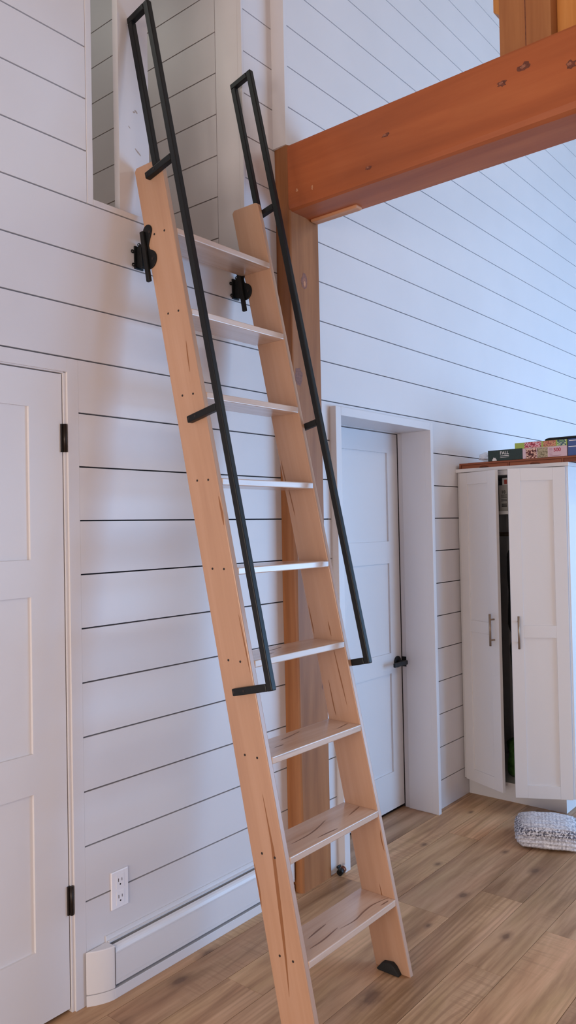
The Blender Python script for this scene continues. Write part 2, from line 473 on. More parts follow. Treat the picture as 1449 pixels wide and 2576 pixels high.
# loft room behind the opening
mb = MB()
XI = 2.336
lz = 2.598 - 0.05
for a, b in rows(3.430, TOP - 0.02):       # boards of the inner side wall, grooves at 3.432, 3.258 ...
    if b < 2.4: continue
    a = max(a, 2.4)
    mb.box(XI, XI + 0.018, 0.148, 2.6, a + GAP / 2, b - GAP / 2)
mb.box(XI + 0.018, XI + 0.06, 0.06, 2.6, 2.4, TOP, 1)
tag(mb.build('wall_loft_side', [WHITE, GROOVE]), kind='structure')
mb = MB(); mb.box(0.2, XI, 2.6, 2.66, 2.4, TOP); mb.box(0.14, 0.2, 0.06, 2.66, 2.4, TOP)
tag(mb.build('wall_loft_back', WHITE), kind='structure')
mb = MB(); mb.box(0.14, XI + 0.02, 0.062, 2.66, 2.48, 2.56); tag(mb.build('floor_loft', FIRL), kind='structure')

# opening trim: a thin frame around the opening, jamb at the right side, sill
mb = MB()
T2 = TOP - 0.6
mb.box(1.5685, 1.592, -0.002, 0.020, 2.600, T2 + 0.02)
mb.box(1.592, 2.3475, -0.002, 0.020, 2.600, 2.620)
mb.box(2.336, 2.3475, -0.002, 0.020, 2.620, T2 + 0.02)
mb.box(1.592, 2.336, -0.002, 0.020, T2, T2 + 0.02)
tag(mb.build('trim_2', TRIMW, bev=0.0015), kind='structure')
mb = MB(); mb.box(2.3362, 2.356, 0.020, 0.146, 2.600, T2 + 0.02)
mb.box(1.575, 2.3362, 0.020, 0.10, 2.590, 2.612); mb.box(1.575, 1.5915, 0.020, 0.146, 2.612, T2 + 0.02); mb.box(1.5915, 2.3362, 0.02, 0.146, T2 + .001, T2 + 0.02)
tag(mb.build('trim_3', TRIMW, bev=0.001), kind='structure')
# white knotty board standing in the opening
SMUDGE = mat('knot_bleed_stain', hexc(176, 160, 150), 0.6)
mb = MB(); mb.box(1.722, 1.857, 0.022, 0.050, 2.6125, T2)
def flatpoly(mb, cx, cz, rx, rz, ang, y, mi, n=12, jag=0.25, rs=3):
    rr = random.Random(rs)
    vs = []
    for i_ in range(n):
        t = 2 * PI * i_ / n; k_ = 1 + jag * (rr.random() - .5)
        px, pz = rx * k_ * math.cos(t), rz * k_ * math.sin(t)
        vs.append((cx + px * math.cos(ang) - pz * math.sin(ang), y, cz + px * math.sin(ang) + pz * math.cos(ang)))
    mb.add(vs, [list(range(n))], mi)
for q in ((1.800, 3.005, .008, .004, -.6, 4), (1.79, 3.0, .006, .003, .3, 5), (1.805, 2.862, .016, .0035, -.6, 6), (1.768, 2.938, .006, .002, -.7, 7)):
    flatpoly(mb, q[0], q[1], q[2], q[3], q[4], 0.0217, 1, rs=q[5])
tag(mb.build('trim_4', [TRIMW, SMUDGE]), kind='structure')

# ------------------------------------------------------------------ doors
def shaker_leaf(mb, panel_mb, x0, x1, z0, z1, yf, panels, th=0.035, rec=0.009, px0=None, px1=None):
    """frame of a leaf with three recessed panels; face at yf looking to -Y"""
    mb.box(x0, px0, yf, yf + th, z0, z1); mb.box(px1, x1, yf, yf + th, z0, z1)
    zs = [z0] + [v for p in panels for v in p] + [z1]
    for a, b in zip(zs[0::2], zs[1::2]):
        mb.box(px0, px1, yf, yf + th, a, b)
    for a, b in panels:
        q = MB(); q.box(px0 - .003, px1 + .003, yf + rec, yf + th - rec, a - .003, b + .003); panel_mb.append(q)

def lever(parent, x, y, z, dirx, m):
    """rose on the face y, lever projecting to -Y and turning to dirx"""
    p = MB(); p.tube((x, y, z), (x, y - 0.009, z), 0.031, 24)
    p.tube((x, y - 0.009, z), (x, y - 0.050, z), 0.010, 14)
    p.box(x - 0.011 if dirx > 0 else x - .115, x + .115 if dirx > 0 else x + 0.011, y - 0.062, y - 0.048, z - 0.011, z + 0.011)
    return p.build('handle', m, parent, bev=0.003)

# door 1 (left)
pl = []
mb = MB(); shaker_leaf(mb, pl, 0.662, 1.4665, 0.013, 2.020, 0.012, [(0.236, 0.715), (0.838, 1.317), (1.431, 1.905)], px0=0.783, px1=1.348)
d1 = mb.build('door_1', DOORW); tag(d1, kind='structure')
for q in pl: q.build('panel', DOORW, d1)
for z in (0.351, 1.815, ):
    q = MB(); q.tube((1.4715, 0.003, z - 0.045), (1.4715, 0.003, z + 0.045), 0.0062, 12); q.box(1.460, 1.478, 0.006, 0.0115, z - .045, z + .045)
    h = q.build('hinge', BRONZE, d1); h['label'] = 'dark bronze hinge'
mb = MB(); mb.box(1.4705, 1.50, 0.007, 0.055, 0, 2.026); mb.box(0.63, 0.6575, 0.007, 0.055, 0, 2.026); mb.box(0.6575, 1.4705, 0.007, 0.055, 2.0235, 2.04)
mb.box(0.6576, 1.4704, 0.056, 0.06, 0, 2.03)
mb.box(1.4805, 1.522, 0.0, 0.018, 0, 2.0722); mb.box(0.60, 0.6545, 0.0, 0.018, 0, 2.0722); mb.box(0.6545, 1.4805, 0.0, 0.018, 2.0275, 2.0722)
tag(mb.build('trim_5', TRIMW, bev=0.0008), kind='structure')

# door 2 (deep recess to the right)
pl = []
YD = 0.107
mb = MB(); shaker_leaf(mb, pl, 2.846, 3.6480, 0.018, 2.004, YD, [(0.212, 0.730), (0.837, 1.313), (1.429, 1.900)], px0=2.945, px1=3.548)
d2 = mb.build('door_2', DOORW); tag(d2, kind='structure')
for q in pl: q.build('panel', DOORW, d2)
lv = lever(d2, 3.602, YD, 0.784, -1, BLACK); lv['label'] = 'black lever handle'
mb = MB()
# casing frame standing proud of the wall, deep jambs
mb.box(2.797, 2.838, -0.105, 0.088, 0, 2.049); mb.box(3.640, 3.668, -0.105, -0.070, 0, 2.049)
mb.box(3.643, 3.668, -0.07, 0.074, 0, 2.049)
mb.box(2.838, 3.640, -0.105, 0.088, 2.010, 2.049)
tag(mb.build('trim_6', TRIMW, bev=0.0015), kind='structure')
mb = MB()
mb.box(3.651, 3.70, 0.0745, 0.103, 0, 2.06); mb.box(3.6575, 3.70, 0.103, 0.15, 0, 2.06, 1); mb.box(2.80, 2.843, 0.0885, 0.15, 0, 2.06); mb.box(2.843, 3.655, 0.0885, 0.15, 2.008, 2.06)
mb.box(2.843, 3.655, 0.145, 0.15, 0, 2.008, 1)
tag(mb.build('trim_7', [TRIMW, GROOVE]), kind='structure')
mb = MB(); mb.box(3.6492, 3.6512, 0.0755, 0.1028, 0.753, 0.806)
sp_ = mb.build('strike_plate', BLACK, d2)

# baseboard heater
HT = empty('baseboard_heater', (1.53, -0.03, 0))
tag(HT, 'long low white baseboard heater with a rounded end along the wall behind the ladder', 'heater')
HM = mat('heater_enamel', (0.72, 0.71, 0.74, 1), 0.3)
FIN = mat('heater_slot_dark', (0.10, 0.09, 0.09, 1), 0.7)
X0, X1 = 1.600, 2.520
mb = MB()
cov = [(-0.046, 0.046), (-0.046, 0.150), (-0.043, 0.160), (-0.039, 0.166), (-0.030, 0.170), (-0.030, 0.166), (-0.037, 0.162), (-0.042, 0.148), (-0.042, 0.046)]
mb.prism(cov, 0, X0, X1); mb.build('front_cover', HM, HT)
mb = MB(); mb.box(X0, X1, -0.0475, -0.0465, 0.1445, 0.1465); mb.box(X0, X1, -0.0472, -0.0462, 0.058, 0.0595); mb.build('cover_bead', HM, HT)
mb = MB(); mb.box(X0 - .02, X1, -0.006, -0.0005, 0.0, 0.17); mb.box(X0 - .004, X1, -0.005, -0.0005, 0.17, 0.190); mb.box(X0, X1, -0.016, -0.006, 0.170, 0.174); mb.build('back_plate', HM, HT)
mb = MB(); mb.box(X0, X1, -0.0445, -0.006, 0.0, 0.033); mb.build('base', HM, HT, bev=0.001)
mb = MB(); mb.box(X0 + .005, X1 - .01, -0.038, -0.010, 0.05, 0.135); mb.box(X0, X1, -0.026, -0.022, 0.14, 0.165); mb.build('heating_fins', FIN, HT)
def endcap(z0, z1, g=0.0):
    pts = [(1.6, -0.002)]
    for t in range(0, 13):
        q_ = t / 12
        pts.append((1.600 - (0.087 - g) * (1 - q_), -0.006 - (0.040 - g) * (1 - (1 - q_) ** 1.7)))
    m_ = MB(); m_.prism(pts, 2, z0, z1, smooth=False); return m_
e = endcap(0.036, 0.172); eo = e.build('end_cap', HM, HT, bev=0.004, seg=3, bevang=50)
e = endcap(0.0, 0.0345, 0.002); e.build('end_base', HM, HT)
mb = MB(); mb.box(1.5988, 1.6000, -0.0468, -0.02, 0.046, 0.166); mb.build('joint', FIN, HT)

# wall outlet
OT = empty('wall_outlet', (1.655, 0, 0.262)); tag(OT, 'white double wall outlet with cover plate above the baseboard heater', 'outlet')
mb = MB(); mb.box(1.619, 1.690, -0.006, 0.0, 0.262, 0.386); mb.build('cover_plate', mat('outlet_plastic', (0.86, 0.85, 0.90, 1), 0.25), OT, bev=0.003, seg=3)
for zc in (0.351, 0.297):
    q = MB(); q.box(1.638, 1.671, -0.0072, -0.006, zc - 0.024, zc + 0.022); rc = q.build('receptacle', bpy.data.materials['outlet_plastic'], OT, bev=0.0005)
    q = MB(); q.box(1.6465, 1.6485, -0.0078, -0.007, zc - 0.002, zc + 0.009); q.box(1.6605, 1.6622, -0.0078, -0.007, zc - 0.001, zc + 0.008); q.tube((1.6545, -0.0078, zc - 0.011), (1.6545, -0.007, zc - 0.011), 0.0028, 10)
    q.build('slots', SCREW, rc)

# ------------------------------------------------------------------ timber frame
def knot_on_x(mb, x, yc, zc, ry, rz, seed, mi=1, n=16):
    rr = random.Random(seed); vs = []
    for i_ in range(n):
        t = 2 * PI * i_ / n; k_ = 1 + .7 * (rr.random() - .5)
        vs.append((x, yc + ry * k_ * math.cos(t), zc + rz * k_ * math.sin(t)))
    mb.add(vs, [list(range(n))], mi)
def knot_on_y(mb, y, xc, zc, rx, rz, seed, mi=1, n=16):
    rr = random.Random(seed); vs = []
    for i_ in range(n):
        t = 2 * PI * i_ / n; k_ = 1 + .3 * (rr.random() - .5)
        vs.append((xc + rx * k_ * math.cos(t), y, zc + rz * k_ * math.sin(t)))
    mb.add(vs, [list(range(n))], mi)
PX0, PX1, PY = 2.530, 2.733, -0.080
mb = MB()
# hand-worked post: slightly wandering edge, rounded arris
nz = 26
rr = random.Random(4)
prof = []
for i_ in range(nz + 1):
    z = 3.124 * i_ / nz
    w1 = 0.0018 * math.sin(z * 3.1) + 0.001 * math.sin(z * 9.0)
    c = 0.010 + 0.003 * math.sin(z * 4.3 + 1)
    prof.append([(PX0 + .006 + w1, -0.0008, z), (PX0 + w1, PY + c, z), (PX0 + c * .3 + w1, PY + c * .35, z), (PX0 + c + w1, PY, z), (PX1 - .006, PY, z), (PX1, PY + .006, z), (PX1, -0.052, z), (PX1, -0.0008, z)])
k = 8
vs = [p for q in prof for p in q]; fs = []
for i_ in range(nz):
    for j in range(k):
        fs.append((i_ * k + j, i_ * k + (j + 1) % k, (i_ + 1) * k + (j + 1) % k, (i_ + 1) * k + j))
fs += [tuple(range(k)), tuple(nz * k + j for j in range(k))]
mb.add(vs, fs, 0)
knot_on_y(mb, PY - .0005, 2.622, 2.565, 0.020, 0.034, 5)
knot_on_y(mb, PY - .0008, 2.624, 2.562, 0.012, 0.022, 6, 4)
knot_on_y(mb, PY - .0011, 2.624, 2.556, 0.006, 0.012, 7, 3)
knot_on_y(mb, PY - .0005, 2.572, 2.150, 0.026, 0.040, 8)

knot_on_y(mb, PY - .0005, 2.700, 0.83, 0.012, 0.02, 19, 1)
KNOTM = mat('brown_knot', hexc(128, 82, 66), 0.6, noise=0.25, nscale=120)
post = mb.build('timber_post', [FIRZ, KNOTM, FIRZ, SPLINE, KNOTL])
tag(post, 'reddish brown square timber post with knots standing against the white wall behind the ladder', 'post')

BX0, BX1, BZ0, BZ1 = 2.528, 2.740, 2.845, 3.118
mb = MB()
ny = 40; prof = []
for i_ in range(ny + 1):
    y = PY + 0.002 + (YF + .002 - PY) * (i_ / ny) ** 1.35
    c = 0.016 + 0.004 * math.sin(y * 3)
    wz = 0.0025 * math.sin(y * 2.2)
    prof.append([(BX0 + c * .2, y, BZ1), (BX0, y, BZ1 - .008), (BX0, y, BZ0 + c * 1.4), (BX0 + c * .5, y, BZ0 + c * .45 + wz), (BX0 + c * 1.5, y, BZ0 + wz), (BX1 - .01, y, BZ0), (BX1, y, BZ0 + .01), (BX1, y, BZ1)])
vs = [p for q in prof for p in q]; fs = []
for i_ in range(ny):
    for j in range(k):
        fs.append((i_ * k + j, i_ * k + (j + 1) % k, (i_ + 1) * k + (j + 1) % k, (i_ + 1) * k + j))
fs += [tuple(range(k)), tuple(ny * k + j for j in range(k))]
mb.add(vs, fs, 0)
for (yc, zc, a, b, sd) in ((-1.030, 3.020, .020, .012, 1), (-1.110, 3.048, .024, .016, 2), (-1.265, 2.995, .02, .016, 3), (-0.56, 3.000, .018, .010, 4),
                            (-0.125, 2.915, .006, .008, 5), (-0.205, 2.905, .005, .012, 6), (-0.48, 2.90, .015, .01, 12)):
    knot_on_x(mb, BX0 - .0004, yc, zc, a * .85, b * .85, sd, 3 if sd in (5, 6) else 1)
    knot_on_x(mb, BX0 - .0007, yc + .004, zc + .002, a * .38, b * .38, sd + 20, 2)
beam = mb.build('timber_beam', [FIRY, KNOT, KNOTL, SPLINE])
tag(beam, 'thick reddish brown timber beam running out from the top of the post', 'beam')
# pale strip let into the underside
mb = MB()
pts = [(-0.085, ), ]
mb.box(2.668, 2.716, -0.325, -0.083, BZ0 - 0.012, BZ0 + 0.004)
sp = mb.build('strip', SPLINE, beam, bev=0.010, seg=3); sp['label'] = 'pale wooden strip let into the underside'

mb = MB(); mb.box(2.545, 2.72, -1.197, -1.018, 3.117, CEIL)
mb.box(2.5446, 2.5452, -1.112, -1.109, 3.12, 3.6, 1)
p2 = mb.build('timber_post', [FIRZ, KNOT], bev=0.006)
tag(p2, 'short brown timber post standing on top of the thick beam at the upper right', 'post')
mb = MB()
mb.prism([(-1.197, 3.117), (-1.30, 3.117), (-1.30, CEIL), (-1.197, CEIL)], 0, 2.60, 2.70)
p3 = mb.build('timber_brace', FIRL, bev=0.004)
tag(p3, 'honey coloured timber upright on the beam beside the short brown post', 'brace')
mb = MB()
mb.prism([(-0.945, 3.37), (-1.016, 3.31), (-1.016, CEIL), (-0.945, CEIL)], 0, 2.66, 2.74)
p4 = mb.build('timber_brace', FIRL, bev=0.004)
tag(p4, 'narrow honey coloured timber piece with slanted foot showing left of the short brown post', 'brace')

# ------------------------------------------------------------------ ladder
TH = math.atan(0.2207)
CT, ST = math.cos(TH), math.sin(TH)
LY = -0.739
XA0, XA1 = 1.780, 1.801        # left rail outer / inner face
XB0, XB1 = 2.278, 2.298        # right rail inner / outer face
W = 0.1345                     # rail width, front edge at local y = 0
LAD = empty('loft_ladder', (0, LY, 0), (-TH, 0, 0))
LAD['label'] = 'pale maple loft ladder with nine treads leaning against the shiplap wall under the opening'
LAD['category'] = 'ladder'
# local frame: x = world x, y = towards the wall, z = up along the rail
def rail_outline():
    # horizontal cuts in world space at floor (z=0) and top (z=2.785)
    def zl(y, zw):    # world z = z*CT - y*ST... solved for local z
        return (zw + y * ST) / CT
    r_ = 0.010
    top = 2.790
    pts = [(0.0, zl(0, 0.0)), (W, zl(W, 0.0)), (W, zl(W, top) - .012), (W - .012, zl(W - .012, top)), (0.014, zl(.014, top)), (0.003, zl(.003, top) - .004), (0.0, zl(0, top) - .014)]
    return pts
def streak(mb, x, pts, wmax, mi=1):
    """tapered thin streak on a rail face"""
    n = len(pts); L_ = []; R_ = []
    for i_, (y, z) in enumerate(pts):
        w_ = wmax * math.sin(PI * (i_ + .35) / (n - .3)) * .5 + .0002
        L_.append((x, y - w_, z)); R_.append((x, y + w_, z))
    for i_ in range(n - 1):
        mb.add([L_[i_], R_[i_], R_[i_ + 1], L_[i_ + 1]], [(0, 1, 2, 3)], mi)
mbl = MB(); mbl.prism(rail_outline(), 0, XA0, XA1)
mbr = MB(); mbr.prism(rail_outline(), 0, XB0, XB1)
E_ = 0.0004
def dens(pts, k_=6):
    P_ = [pts[0]] + list(pts) + [pts[-1]]; out = []
    for i_ in range(1, len(P_) - 2):
        p0, p1, p2, p3 = P_[i_ - 1:i_ + 3]
        for t in range(k_):
            t = t / k_
            out.append(tuple(.5 * (2 * b + (c - a) * t + (2 * a - 5 * b + 4 * c - d) * t * t + (3 * b - a - 3 * c + d) * t ** 3) for a, b, c, d in zip(p0, p1, p2, p3)))
    return out + [pts[-1]]
streak(mbl, XA0 - E_, dens([(0.0446, 0.735), (0.0423, 0.6051), (0.0432, 0.5592), (0.0532, 0.433), (0.0592, 0.354), (0.0685, 0.2528), (0.0801, 0.155)]), 0.0125)
streak(mbl, XA0 - E_, dens([(0.0299, 2.199), (0.0343, 2.1479), (0.0374, 2.0921)]), 0.0045)
streak(mbl, XA0 - E_, dens([(0.008, 1.660), (0.006, 1.6024), (0.007, 1.5646)]), 0.008)
streak(mbl, XA0 - E_, dens([(0.130, 0.53), (0.1279, 0.452), (0.131, 0.4052)]), 0.006)
streak(mbl, XA0 - E_, dens([(0.012, 1.28), (0.009, 1.19), (0.007, 1.10)]), 0.004)
for s_ in ([(0.1261, 1.8391), (0.1246, 1.7831), (0.1212, 1.7431)], [(0.1159, 1.7312), (0.1127, 1.6751), (0.1101, 1.6208)], [(0.0523, 1.1251), (0.0484, 1.043), (0.0444, 0.9717), (0.0412, 0.9094)],
           [(0.1013, 1.0062), (0.1006, 0.9204), (0.0984, 0.8777)], [(0.0528, 1.2118), (0.0508, 1.158)], [(0.128, 1.2825), (0.127, 1.2158), (0.126, 1.1785)], [(0.052, 0.30), (0.050, 0.245), (0.048, .20)],
           [(0.004, 0.48), (0.007, 0.45), (0.004, 0.41)]):
    streak(mbr, XB0 - E_, dens(s_), 0.0042)
railL = mbl.build('side_rail', [MAPLE, STREAK], LAD, bev=0.003, world=False)
railR = mbr.build('side_rail', [MAPLE, STREAK], LAD, bev=0.003, world=False)
def mbscrew(par, pts, x, nx, rad, m, name='screw'):
    out = []
    for (y, z) in pts:
        q = MB(); q.tube((x, y, z), (x + nx * 0.0008, y, z), rad, 12)
        o = q.build(name, m, par, world=False)
        o.location = o.location - par.location
        out.append(o)
    return out
def w2l(y, z):
    dy = y - LY
    return (dy * CT - z * ST, dy * ST + z * CT)
tread_z = [0.2465 + 0.2863 * k_ for k_ in range(9)]
scr = []
for zt in tread_z:
    zc = zt - 0.004
    yf = LY + 0.2207 * zc
    scr += [w2l(yf + 0.092, zc), w2l(yf + 0.041, zc)]
mbscrew(railL, scr, XA0, -1, 0.0038, SCREW)
# treads: horizontal boards
TREADS = []
TST = {0: [[(1.899, 0.081), (1.95, 0.087), (2.005, 0.091)], [(1.858, 0.042), (1.921, 0.04), (2.009, 0.048)], [(2.011, 0.038), (2.08, 0.031), (2.143, 0.04), (2.205, 0.042), (2.274, 0.027)], [(2.213, 0.018), (2.257, 0.016)]],
       1: [[(1.881, 0.061), (1.965, 0.062), (2.032, 0.074), (2.098, 0.093)], [(1.968, 0.025), (2.019, 0.023), (2.066, 0.019)], [(2.181, 0.055), (2.272, 0.074)]],
       2: [[(1.961, 0.101), (2.012, 0.107), (2.08, 0.119)], [(1.884, 0.062), (1.927, 0.062)], [(2.188, 0.036), (2.262, 0.047)]],
       3: [[(1.93, .09), (2.00, .095), (2.06, .11)], [(1.90, .05), (1.95, .052)]]}
for i_, zt in enumerate(tread_z):
    yf = LY + 0.2207 * zt
    q = MB(); q.box(XA1 - 0.001, XB0 + 0.001, 0.0, 0.146, -0.0225, 0.0)
    for sk in TST.get(i_, ()):
        d_ = dens(sk, 5); n_k = len(d_)
        for a_ in range(n_k - 1):
            w0 = .0026 * math.sin(PI * (a_ + .2) / n_k) + .0003; w1_ = .0026 * math.sin(PI * (a_ + 1.2) / n_k) + .0003
            (xa, ya_), (xb, yb_) = d_[a_], d_[a_ + 1]
            xb = min(xb, XB0 - .004); xa = min(xa, XB0 - .004)
            q.add([(xa, ya_ - w0, .0003), (xb, yb_ - w1_, .0003), (xb, yb_ + w1_, .0003), (xa, ya_ + w0, .0003)], [(0, 1, 2, 3)], 1)
    t_ = q.build('tread', [MAPLEX, TSTREAK], None, bev=0.003, seg=3)
    t_.parent = LAD
    ly, lz_ = w2l(yf - 0.003, zt)
    # origin of the built tread is its bottom centre
    off = Matrix.Rotation(TH, 4, 'X') @ Vector(((XA1 + XB0) / 2, 0.073, -0.0225))
    t_.location = Vector((0, ly, lz_)) + Vector((off.x, off.y, off.z))
    t_.rotation_euler = (TH, 0, 0)
    TREADS.append(t_)
# dark mineral streaks on the visible upper faces of the low treads (marks in the wood)
# rubber foot on the inner face of the right rail
q = MB()
def P(y, z): return w2l(y, z)
q.prism([P(-0.640, 0.030), P(-0.618, 0.004), P(-0.622, 0.0005), P(-0.706, 0.0005), P(-0.704, 0.006), P(-0.690, 0.026), P(-0.676, 0.036)], 0, XB0 - 0.022, XB0)
ft = q.build('rubber_foot', mat('black_rubber', (0.015, 0.016, 0.016, 1), 0.8, bump=0.5, bscale=300), LAD, bev=0.004, world=False)
q = MB()
q.prism([P(-0.640, 0.030), P(-0.618, 0.004), P(-0.622, 0.0005), P(-0.706, 0.0005), P(-0.704, 0.006), P(-0.690, 0.026), P(-0.676, 0.036)], 0, XA1, XA1 + 0.022)
q.build('rubber_foot', bpy.data.materials['black_rubber'], LAD, bev=0.004, world=False)

# handrails: welded square bar
def handrail(x0, dn, ds, name='handrail'):
    x1 = x0 + 0.021
    h = 0.0115
    q = MB()
    N0 = -(0.0775) + dn          # local y of the main bar centre
    Sb, St, Sk, Su = 1.048 + ds, 2.815 + ds, 1.934 + ds, 3.392 + ds
    NB = 0.012 + dn
    q.box(x0, x1, N0 - h, N0 + h, Sb - h, Su + h)                    # main bar
    q.box(x0, x1, NB - h, NB + h, St + h, Su - h)                    # rear bar of the loop
    q.box(x0, x1, N0 + h, NB + h, Su - h, Su + h)                    # top of the loop
    q.box(x0, x1, N0 + h, 0.066 + (dn * .4), St - h, St + h)         # upper bracket
    q.box(x0, x1, N0 + h, 0.068 + (dn * .4), Sk - h, Sk + h)         # middle bracket
    q.box(x0, x1, N0 + h, 0.078 + (dn * .4), Sb - h, Sb + h)         # lower bracket
    o = q.build(name, BLACK, LAD, bev=0.003, world=False)
    return o, (Sb, Sk, St)
hl, ss = handrail(XA0 - 0.0215, 0.0, 0.0)
hl['label'] = 'black square-bar handrail'
pts = []
for s_, ys in zip(ss, ((0.070, 0.028), (0.058, 0.028), (0.055, 0.020))):
    for y in ys: pts.append((y, s_))
mbscrew(hl, pts, XA0 - 0.0215, -1, 0.004, SCREW, 'screw')
hr, ss = handrail(XB1 + 0.0005, 0.014, 0.004)
hr['label'] = 'black square-bar handrail'

# hanging plates and rods on the wall side of the rails
def circ(cy, cz, rad, a0, a1, n):
    return [(cy + rad * math.cos(math.radians(a0 + (a1 - a0) * t / n)), cz + rad * math.sin(math.radians(a0 + (a1 - a0) * t / n))) for t in range(n + 1)]
def hanger(xf, dy):
    # plate outline in world (Y,Z); y grows towards the wall
    pts = circ(-0.055, 2.551, 0.0225, 20, 205, 12)
    pts += [(-0.070, 2.528), (-0.063, 2.512), (-0.060, 2.500), (-0.064, 2.487)]
    pts += circ(-0.068, 2.449, 0.0325, 108, 262, 12)
    pts += [(-0.055, 2.414), (-0.048, 2.44), (-0.040, 2.49), (-0.034, 2.535)]
    q = MB(); q.prism([P(y + dy, z) for y, z in pts], 0, xf - 0.005, xf)
    hg = q.build('hanger_plate', BLACK, LAD, bev=0.0015, world=False)
    q = MB()
    a = (-0.036, 2.552); b = (-0.069, 2.371)
    q.prism([P(a[0] + .0095 + dy, a[1]), P(a[0] - .0095 + dy, a[1]), P(b[0] - .0095 + dy, b[1]), P(b[0] + .0095 + dy, b[1] - 0.002)], 0, xf - 0.017, xf - 0.004)
    rod = q.build('hanger_rod', BLACK, hg, bev=0.004, world=False); rod.location = rod.location - hg.location
    for (y, z) in ((-0.068, 2.545), (-0.083, 2.449)):
        q = MB(); yy, zz = P(y + dy, z); q.tube((xf - .005, yy, zz), (xf - .0065, yy, zz), .005, 12)
        sc_ = q.build('screw', SCREW, hg, world=False); sc_.location = sc_.location - hg.location
    return hg
hanger(XA0, 0.0)
hanger(XB0, 0.012)
def wall_bracket(x, label):
    e_ = empty('wall_bracket', (x, 0, 2.42)); tag(e_, label, 'bracket', 'ladder wall brackets')
    q = MB(); q.box(x - .008, x + .030, -0.007, -0.0005, 2.428, 2.508); q.build('mounting_plate', BLACK, e_, bev=0.001)
    q = MB(); q.prism([(-0.007, 2.435), (-0.030, 2.425), (-0.036, 2.43), (-0.030, 2.500), (-0.022, 2.514), (-0.007, 2.500)], 0, x, x + .024); q.build('bracket_arm', BLACK, e_, bev=0.002)
    for (dx, z, yy) in ((-0.016, 2.487, -.004), (-0.014, 2.440, -.006)):
        q = MB(); q.ring((x + dx, yy, z), (0, 1, 0), 0.0048, 0.0022, 14, 6); q.box(x + dx + .004, x, yy - .002, yy + .002, z - .004, z + .004); q.build('ear', BLACK, e_)
    q = MB(); q.ring((x - .002, -0.022, 2.509), (1, .4, 0), 0.0045, 0.0018, 14, 6); q.build('ear', BLACK, e_)
    return e_
wall_bracket(1.768, 'black metal wall bracket behind the hanger plate of the nearer ladder rail')
wall_bracket(2.262, 'black metal wall bracket behind the hanger plate of the farther ladder rail')

# ------------------------------------------------------------------ storage cabinet
CB = empty('storage_cabinet', (4.3, -0.38, 0)); tag(CB, 'tall white shaker cabinet with both doors ajar standing in the corner by the wall', 'cabinet')
CX0, CX1, CY0, CY1 = 4.000, 4.600, -0.685, -0.072
INT = mat('cabinet_interior', (0.42, 0.40, 0.36, 1), 0.6)
mb = MB()
mb.box(CX0, CX1, CY1 - .018, CY1, .10, 1.80); mb.box(CX0, CX1, CY0, CY0 + .018, .10, 1.80)
mb.box(CX1 - .012, CX1, CY0 + .018, CY1 - .018, .10, 1.80)
mb.box(CX0, CX1 - .012, CY0 + .018, CY1 - .018, .10, .118); mb.box(CX0, CX1 - .012, CY0 + .018, CY1 - .018, 1.775, 1.80)
mb.build('body', [CABW, INT], CB, bev=0.001)
# applied frame on the right end panel
mb = MB()
mb.box(CX0 + .004, CX0 + .095, CY0 - .006, CY0, .10, 1.80); mb.box(CX1 - .09, CX1, CY0 - .006, CY0, .10, 1.80); mb.box(CX0 + .095, CX1 - .09, CY0 - .006, CY0, 1.73, 1.80); mb.box(CX0 + .095, CX1 - .09, CY0 - .006, CY0, .10, .18)
mb.build('end_panel', CABW, CB)
mb = MB(); mb.box(CX0 - .022, CX1 + .01, CY0 - .018, CY1 + .002, 1.8005, 1.8205); mb.build('top_board', CABW, CB, bev=0.002)
mb = MB(); mb.box(4.052, CX1 - .02, -0.622, CY1, 0, .0998); mb.build('toe_kick', CABW, CB)
SHELF = [1.575, 0.96]
mb = MB(); mb.box(CX0 + .015, CX1 - .013, CY0 + .019, CY1 - .019, 1.562, 1.580); mb.build('shelf', CABW, CB)
def cab_door(sgn, hy, rot, wdt, label):
    e_ = MB()
    z0, z1 = 0.102, 1.796
    st_, th = 0.062, 0.020
    def B(m_, x0, x1, a, b, c, d): m_.box(x0, x1, sgn * a, sgn * b, c, d)
    B(e_, -th, 0, 0, st_, z0, z1); B(e_, -th, 0, wdt - st_, wdt, z0, z1)
    zs = ((z0, 0.168), (0.922, 0.985), (1.731, z1))
    for a, b in zs: B(e_, -th, 0, st_, wdt - st_, a, b)
    d = e_.build('door', CABW, None, bev=0.0012); d['label'] = label
    org = d.location.copy()
    d.parent = CB
    R = Matrix.Rotation(rot, 4, 'Z')
    hinge = Vector((CX0 - 0.001, hy, 0))
    d.location = hinge + (R @ org) - CB.location; d.rotation_euler = (0, 0, rot)
    for a, b in ((0.168, 0.922), (0.985, 1.731)):
        q = MB(); q.box(-th + .007, -.004, sgn * (st_ - .002), sgn * (wdt - st_ + .002), a - .002, b + .002)
        o = q.build('panel', CABW, d); o.location = Vector(o.location) ; o.location = (q_org(q)) - org
    q = MB(); yc = sgn * (wdt - 0.034)
    q.tube((-th - .030, yc, 0.868), (-th - .030, yc, 1.036), 0.0058, 14)
    for z in (0.898, 1.006): q.tube((-th, yc, z), (-th - .030, yc, z), 0.0045, 10)
    o = q.build('handle', PULL, d); o.location = q_org(q) - org
    return d
def q_org(q):
    xs = [p[0] for p in q.v]; ys = [p[1] for p in q.v]; zs = [p[2] for p in q.v]
    return Vector(((min(xs) + max(xs)) / 2, (min(ys) + max(ys)) / 2, min(zs)))
cab_door(-1, -0.100, -math.radians(22.7), 0.284, 'left shaker door standing ajar')
cab_door(+1, -0.675, math.radians(28.5), 0.284, 'right shaker door standing ajar')

